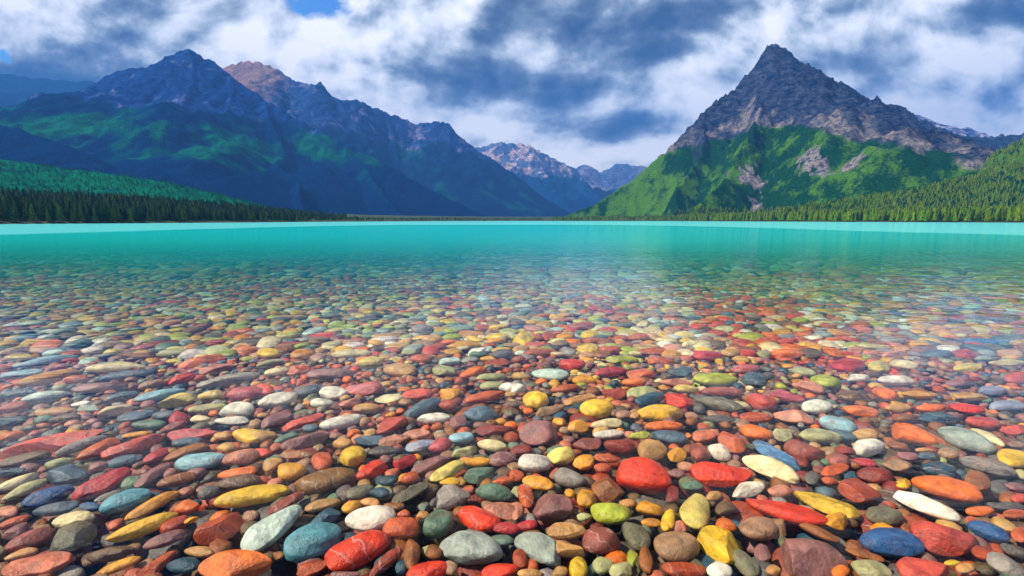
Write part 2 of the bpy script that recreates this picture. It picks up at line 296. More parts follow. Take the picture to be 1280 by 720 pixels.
def cover_masks(sp, X, Y, Z, S):
    top = max(p[2] for p in RIDGES[sp['main']])
    n = fbm(X / (sp['scale'] * .3), Y / (sp['scale'] * .3), 5, .55); n2 = fbm(X / (sp['scale'] * .09) + 9, Y / (sp['scale'] * .09), 4, .6)
    rel = Z / top
    scree = np.zeros_like(Z)
    if sp['mat'] == 'right' and sp['name'] == 'mountain':
        tl = np.interp(np.degrees(np.arctan2(X, Y)), [10, 22, 28.8, 32.6, 39.3, 45, 50], [.33, .37, .43, .37, .245, .16, .12])   # the treeline falls towards the dry east flank
        veg = 1 - sst(rel + .05 * n + .04 * n2, tl - .03, tl + .05)
        veg = veg * (1 - .8 * sst(S + .3 * n2, 2.2, 2.7))
        # bare rock scars on the green flank
        n3 = fbm(X / 7 + 3, Y / 7, 4, .65); bare = np.zeros_like(Z)
        for (cx, cy, rr) in ((315, 600, 26), (300, 560, 12), (365, 560, 22), (385, 520, 12)):
            bare = np.maximum(bare, sst(1.1 - np.hypot(X - cx, (Y - cy) * .7) / rr + .8 * n2 + 1.1 * n3, .25, .8))
        veg = veg * (1 - bare)
        scree = sst(n2 * .8 + n * .5 + .40 * (1 - np.abs(rel - tl - .05) / .12), .12, .55) * .75
        scree = np.maximum(scree, bare * .8)
        mead = sst(n2 * .9 + n * .9 + .5 * n3 + .22 * sst(X, 420, 200), -.12, .5)
    elif sp['mat'] == 'left' and sp['name'] == 'mountain':
        veg = 1 - sst(rel + .16 * n + .07 * n2, .50, .62)
        scree = sst(n2 + n * .5, .22, .5) * .35
        mead = sst(n + .5 * n2 + .42 * (1 - np.abs(rel - .40) / .20), .0, .75)  # sunlit areas between cloud shadows, painted as bright green
    elif sp['main'] == 'green_left':
        veg = np.ones_like(Z); mead = sst(n + .4 * n2, -.75, .05)
    elif sp['main'] == 'foothill':
        veg = np.ones_like(Z); mead = sst(n + .4 * n2, .45, .8) * .4
    elif sp['main'] == 'right_hill':
        veg = np.ones_like(Z); mead = sst(n + .5 * n2, -.2, .35)
    elif sp['main'] == 'brown':
        veg = 1 - sst(rel + .14 * n + .06 * n2 + .15 * sst(X, -300, 200), .42, .56)
        scree = sst(n2 + n * .6, .18, .45) * .4
        mead = sst(n + .5 * n2, .0, .6) * .7
    elif sp['main'] == 'right_back':
        veg = np.zeros_like(Z); mead = veg; scree = sst(n2, -.1, .2)
    elif sp['main'] == 'far_left':
        veg = np.ones_like(Z); mead = veg * 0  # full dark blue cover paints in the cloud shade
    else:
        veg = 1 - sst(rel + .16 * n, .45, .6); scree = sst(n2 + n, .12, .3) * (1 if sp['main'] == 'far_mid' else .3); mead = sst(n, .2, .5) * .4
    return veg, mead, scree
for sp in SPECS:
    x0, x1, y0, y1 = sp['box']
    X, Y, Z, S, F_ = grid_mesh(x0, x1, y0, y1, sp['step'], lambda x, y: mountain_h(x, y, sp))
    veg, mead, scr = cover_masks(sp, X, Y, Z, S)
    v = np.c_[X.ravel(), Y.ravel(), Z.ravel()]
    used = np.unique(F_); rm = np.full(len(v), -1); rm[used] = np.arange(len(used))
    me = mesh_from(sp['name'], v[used], rm[F_], True, {'veg': veg.ravel()[used], 'meadow_lit': mead.ravel()[used], 'scree': scr.ravel()[used]}, MM[sp['mat']])
    tag(link(sp['name'], me), sp['label'], sp['name'], kind='structure')

# ------------------------------------------------------------------ ground sheet: lake bed, shores and plain in one
t = np.linspace(-1, 1, 361); ax = np.sinh(t * 7.2) / math.sinh(7.2) * 3650
tb = np.linspace(-1, 1, 361); ay = np.sinh(tb * 7.2) / math.sinh(7.2) * 3650 + 3
X, Y = np.meshgrid(ax, ay); Z = ground_h(X, Y)
idx = np.arange(X.size).reshape(X.shape)
f = np.stack([idx[:-1, :-1], idx[:-1, 1:], idx[1:, 1:], idx[1:, :-1]], -1).reshape(-1, 4)
gm, N = mat('ground_soil')
pos = N.node('ShaderNodeNewGeometry').outputs['Position']
gx, gy, gz = N.sep(pos)
n1 = N.noise(pos, 9, 6, .65); n2 = N.noise(pos, .12, 5, .6)
grit = N.mix(N.mapr(n1, .35, .65), tuple(lin(20, 18, 18)), tuple(lin(50, 42, 36)))  # near-black, so the bed colour carries the shade between stones
land = N.mix(N.mapr(n2, .35, .65), tuple(lin(22, 46, 20)), tuple(lin(48, 70, 28)))
gc = N.mix(N.mapr(gz, -.05, .18), grit, land)
bp = N.node('ShaderNodeBump', {'Height': n1, 'Strength': .6, 'Distance': .03})
bs = N.node('ShaderNodeBsdfPrincipled', {'Base Color': gc, 'Roughness': .9, 'Normal': bp.outputs[0]})
N.node('ShaderNodeOutputMaterial', {'Surface': bs.outputs[0]})
tag(link('ground', mesh_from('ground', np.c_[X.ravel(), Y.ravel(), Z.ravel()], f, True, None, gm)), 'gravel lake bed rising to the grassy far shores', 'ground', kind='structure')

# ------------------------------------------------------------------ lake water
wm, N = mat('lake_water')
pos = N.node('ShaderNodeNewGeometry').outputs['Position']
wx, wy, wz = N.sep(pos)
rip = N.noise(N.comb(N.m('MULTIPLY', wx, .55), wy, 0), 3.2, 3, .55, .8)
rip2 = N.noise(N.comb(N.m('MULTIPLY', wx, .5), wy, 4), .8, 3, .5, .3)
big = N.noise(N.comb(N.m('MULTIPLY', wx, .35), wy, 9), .10, 3, .5, .4)
hgt = N.m('ADD', N.m('MULTIPLY', rip, .017), N.m('ADD', N.m('MULTIPLY', rip2, .022), N.m('MULTIPLY', big, .06)))
bp = N.node('ShaderNodeBump', {'Height': hgt, 'Strength': 1.0, 'Distance': 1.0})
# glacial flour: the lake turns milky turquoise offshore, where it is deep
edge = N.m('ADD', wy, N.m('MULTIPLY', N.m('SUBTRACT', N.noise(N.comb(N.m('MULTIPLY', wx, .5), wy, 2), .35, 4, .6), .5), 5.0))
milk = N.ramp(N.mapr(edge, 5.0, 45.0), [(0, 0.0), (.10, .10), (.22, .34), (.38, .66), (.6, .90), (1, .97)])
tint = N.ramp(N.mapr(edge, 4.0, 22.0), [(0, (1, 1, 1)), (.3, (.86, 1, .93)), (1, (.45, .95, .80))])
# sky sheen of rippled outer water, painted as paler diffuse beyond the calm bay
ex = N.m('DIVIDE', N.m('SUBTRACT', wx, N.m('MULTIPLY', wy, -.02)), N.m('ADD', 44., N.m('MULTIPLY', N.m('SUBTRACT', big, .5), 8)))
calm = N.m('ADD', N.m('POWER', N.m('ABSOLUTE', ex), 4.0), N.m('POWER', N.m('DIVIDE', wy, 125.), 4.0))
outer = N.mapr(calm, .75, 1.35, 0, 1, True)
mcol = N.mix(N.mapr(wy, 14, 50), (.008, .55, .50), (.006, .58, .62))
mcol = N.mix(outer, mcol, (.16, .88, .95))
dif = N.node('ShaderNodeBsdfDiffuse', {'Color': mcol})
tr = N.node('ShaderNodeBsdfTransparent', {'Color': tint})
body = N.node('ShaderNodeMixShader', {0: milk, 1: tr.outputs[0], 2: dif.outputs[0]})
gl = N.node('ShaderNodeBsdfGlossy', {'Color': (1, 1, 1, 1), 'Roughness': .05, 'Normal': bp.outputs[0]})
fr = N.node('ShaderNodeFresnel', {'IOR': 1.33, 'Normal': bp.outputs[0]}).outputs[0]
frm = N.m('MINIMUM', N.m('MULTIPLY', N.m('POWER', fr, 1.55), 2.1), .54)
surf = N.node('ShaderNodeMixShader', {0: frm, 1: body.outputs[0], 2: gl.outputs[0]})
N.node('ShaderNodeOutputMaterial', {'Surface': surf.outputs[0]})
t = np.linspace(-1, 1, 41); a = np.sinh(t * 4) / math.sinh(4) * 900
X, Y = np.meshgrid(a, a + 300)
s_, r_ = shore_dist(X, Y)
idx = np.arange(X.size).reshape(X.shape)
f = np.stack([idx[:-1, :-1], idx[:-1, 1:], idx[1:, 1:], idx[1:, :-1]], -1).reshape(-1, 4)
f = f[(s_.ravel()[f] < 60).any(1)]
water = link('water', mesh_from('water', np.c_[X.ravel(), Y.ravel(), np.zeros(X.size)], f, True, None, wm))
tag(water, 'clear turquoise lake water over the stones', 'water', kind='structure')

# ------------------------------------------------------------------ stones
def ico(n):
    import bmesh
    bm = bmesh.new(); bmesh.ops.create_icosphere(bm, subdivisions=n, radius=1)
    v = np.array([q.co[:] for q in bm.verts]); fc = np.array([[q.index for q in p.verts] for p in bm.faces]); bm.free(); return v, fc
ICO = {n: ico(n) for n in (2, 3, 4, 5)}
def stone_shape(level, r, blocky=None):
    v, fc = ICO[level]
    e = r.uniform(.78, 1.0) if blocky is None else blocky
    v = np.sign(v) * np.abs(v) ** e; v = v / np.maximum(np.linalg.norm(v, axis=1)[:, None] ** .75, 1e-6)
    rad = np.ones(len(v))
    for k in range(5):
        w = r.normal(size=3) * (1.0 + .7 * k); rad += (.055 / (1 + .45 * k)) * np.sin(v @ w + r.uniform(0, 6.3))
    v = v * rad[:, None]
    v[:, 1] *= 1 + r.uniform(-.22, .22) * v[:, 0]          # egg-like taper
    v[:, 1] += r.uniform(-.16, .16) * (v[:, 0] ** 2 - .3)       # slight bend
    ang = r.uniform() < .32                                 # some are broken rather than rolled round
    for k in range(r.integers(4, 8) if ang else r.integers(1, 4)):   # worn flat facets
        n = r.normal(size=3); n[2] = abs(n[2]) * 1.2; n /= np.linalg.norm(n)
        q = v @ n; lim = r.uniform(.50, .72) if ang else r.uniform(.68, .86); over = np.clip(q - lim, 0, None)
        v = v - (over * (.93 if ang else .72))[:, None] * n
    v /= np.abs(v).max(0)
    return v, fc
def place_stone(v, x, y, z, a, b, c, th, tilt):
    v = v * (a, b, c)
    M = np.array((Matrix.Rotation(th, 3, 'Z') @ Matrix.Rotation(tilt[0], 3, 'X') @ Matrix.Rotation(tilt[1], 3, 'Y')))
    return v @ M.T + (x, y, z)
CODE = {  # colour code: (sRGB, words)
 'R': ((222, 62, 28), 'bright orange red'), 'r': ((205, 84, 66), 'coral red'), 'K': ((186, 52, 56), 'crimson'), 'D': ((134, 52, 38), 'dark red'),
 'O': ((232, 118, 30), 'orange'), 'T': ((192, 92, 46), 'terracotta'), 'B': ((146, 90, 42), 'brown'), 'N': ((104, 84, 56), 'dark olive brown'),
 'Y': ((232, 192, 44), 'yellow'), 'G': ((222, 158, 38), 'golden'), 'M': ((222, 210, 160), 'cream'), 'W': ((232, 232, 216), 'white'),
 'I': ((192, 216, 206), 'pale ice white'), 'L': ((88, 158, 176), 'light blue'), 'l': ((140, 188, 202), 'pale blue'), 'S': ((78, 108, 124), 'slate blue'),
 'U': ((38, 90, 146), 'deep blue'), 'c': ((74, 132, 182), 'sky blue'), 'E': ((28, 74, 92), 'dark teal'), 'e': ((42, 86, 104), 'dusky teal'), 'V': ((96, 130, 108), 'grey green'),
 'v': ((168, 180, 56), 'lime green'), 'P': ((146, 102, 98), 'mauve'), 'p': ((206, 138, 112), 'pale pink'), 'H': ((150, 146, 138), 'grey'),
 'h': ((94, 94, 88), 'dark grey'), 'A': ((198, 154, 88), 'tan'), 'F': ((164, 130, 98), 'sandy brown'), 'Q': ((148, 166, 156), 'sage grey'),
 'o': ((196, 92, 98), 'rose'), 'i': ((152, 162, 184), 'lilac grey'), 'm': ((172, 176, 124), 'pale olive'), 'g': ((108, 110, 86), 'olive grey'),
 't': ((200, 112, 78), 'peach brown'), 'u': ((172, 74, 34), 'rust'), 'd': ((152, 82, 70), 'dusky rose brown'), 'y': ((218, 202, 104), 'pale yellow'), 'b': ((136, 96, 34), 'golden brown')}
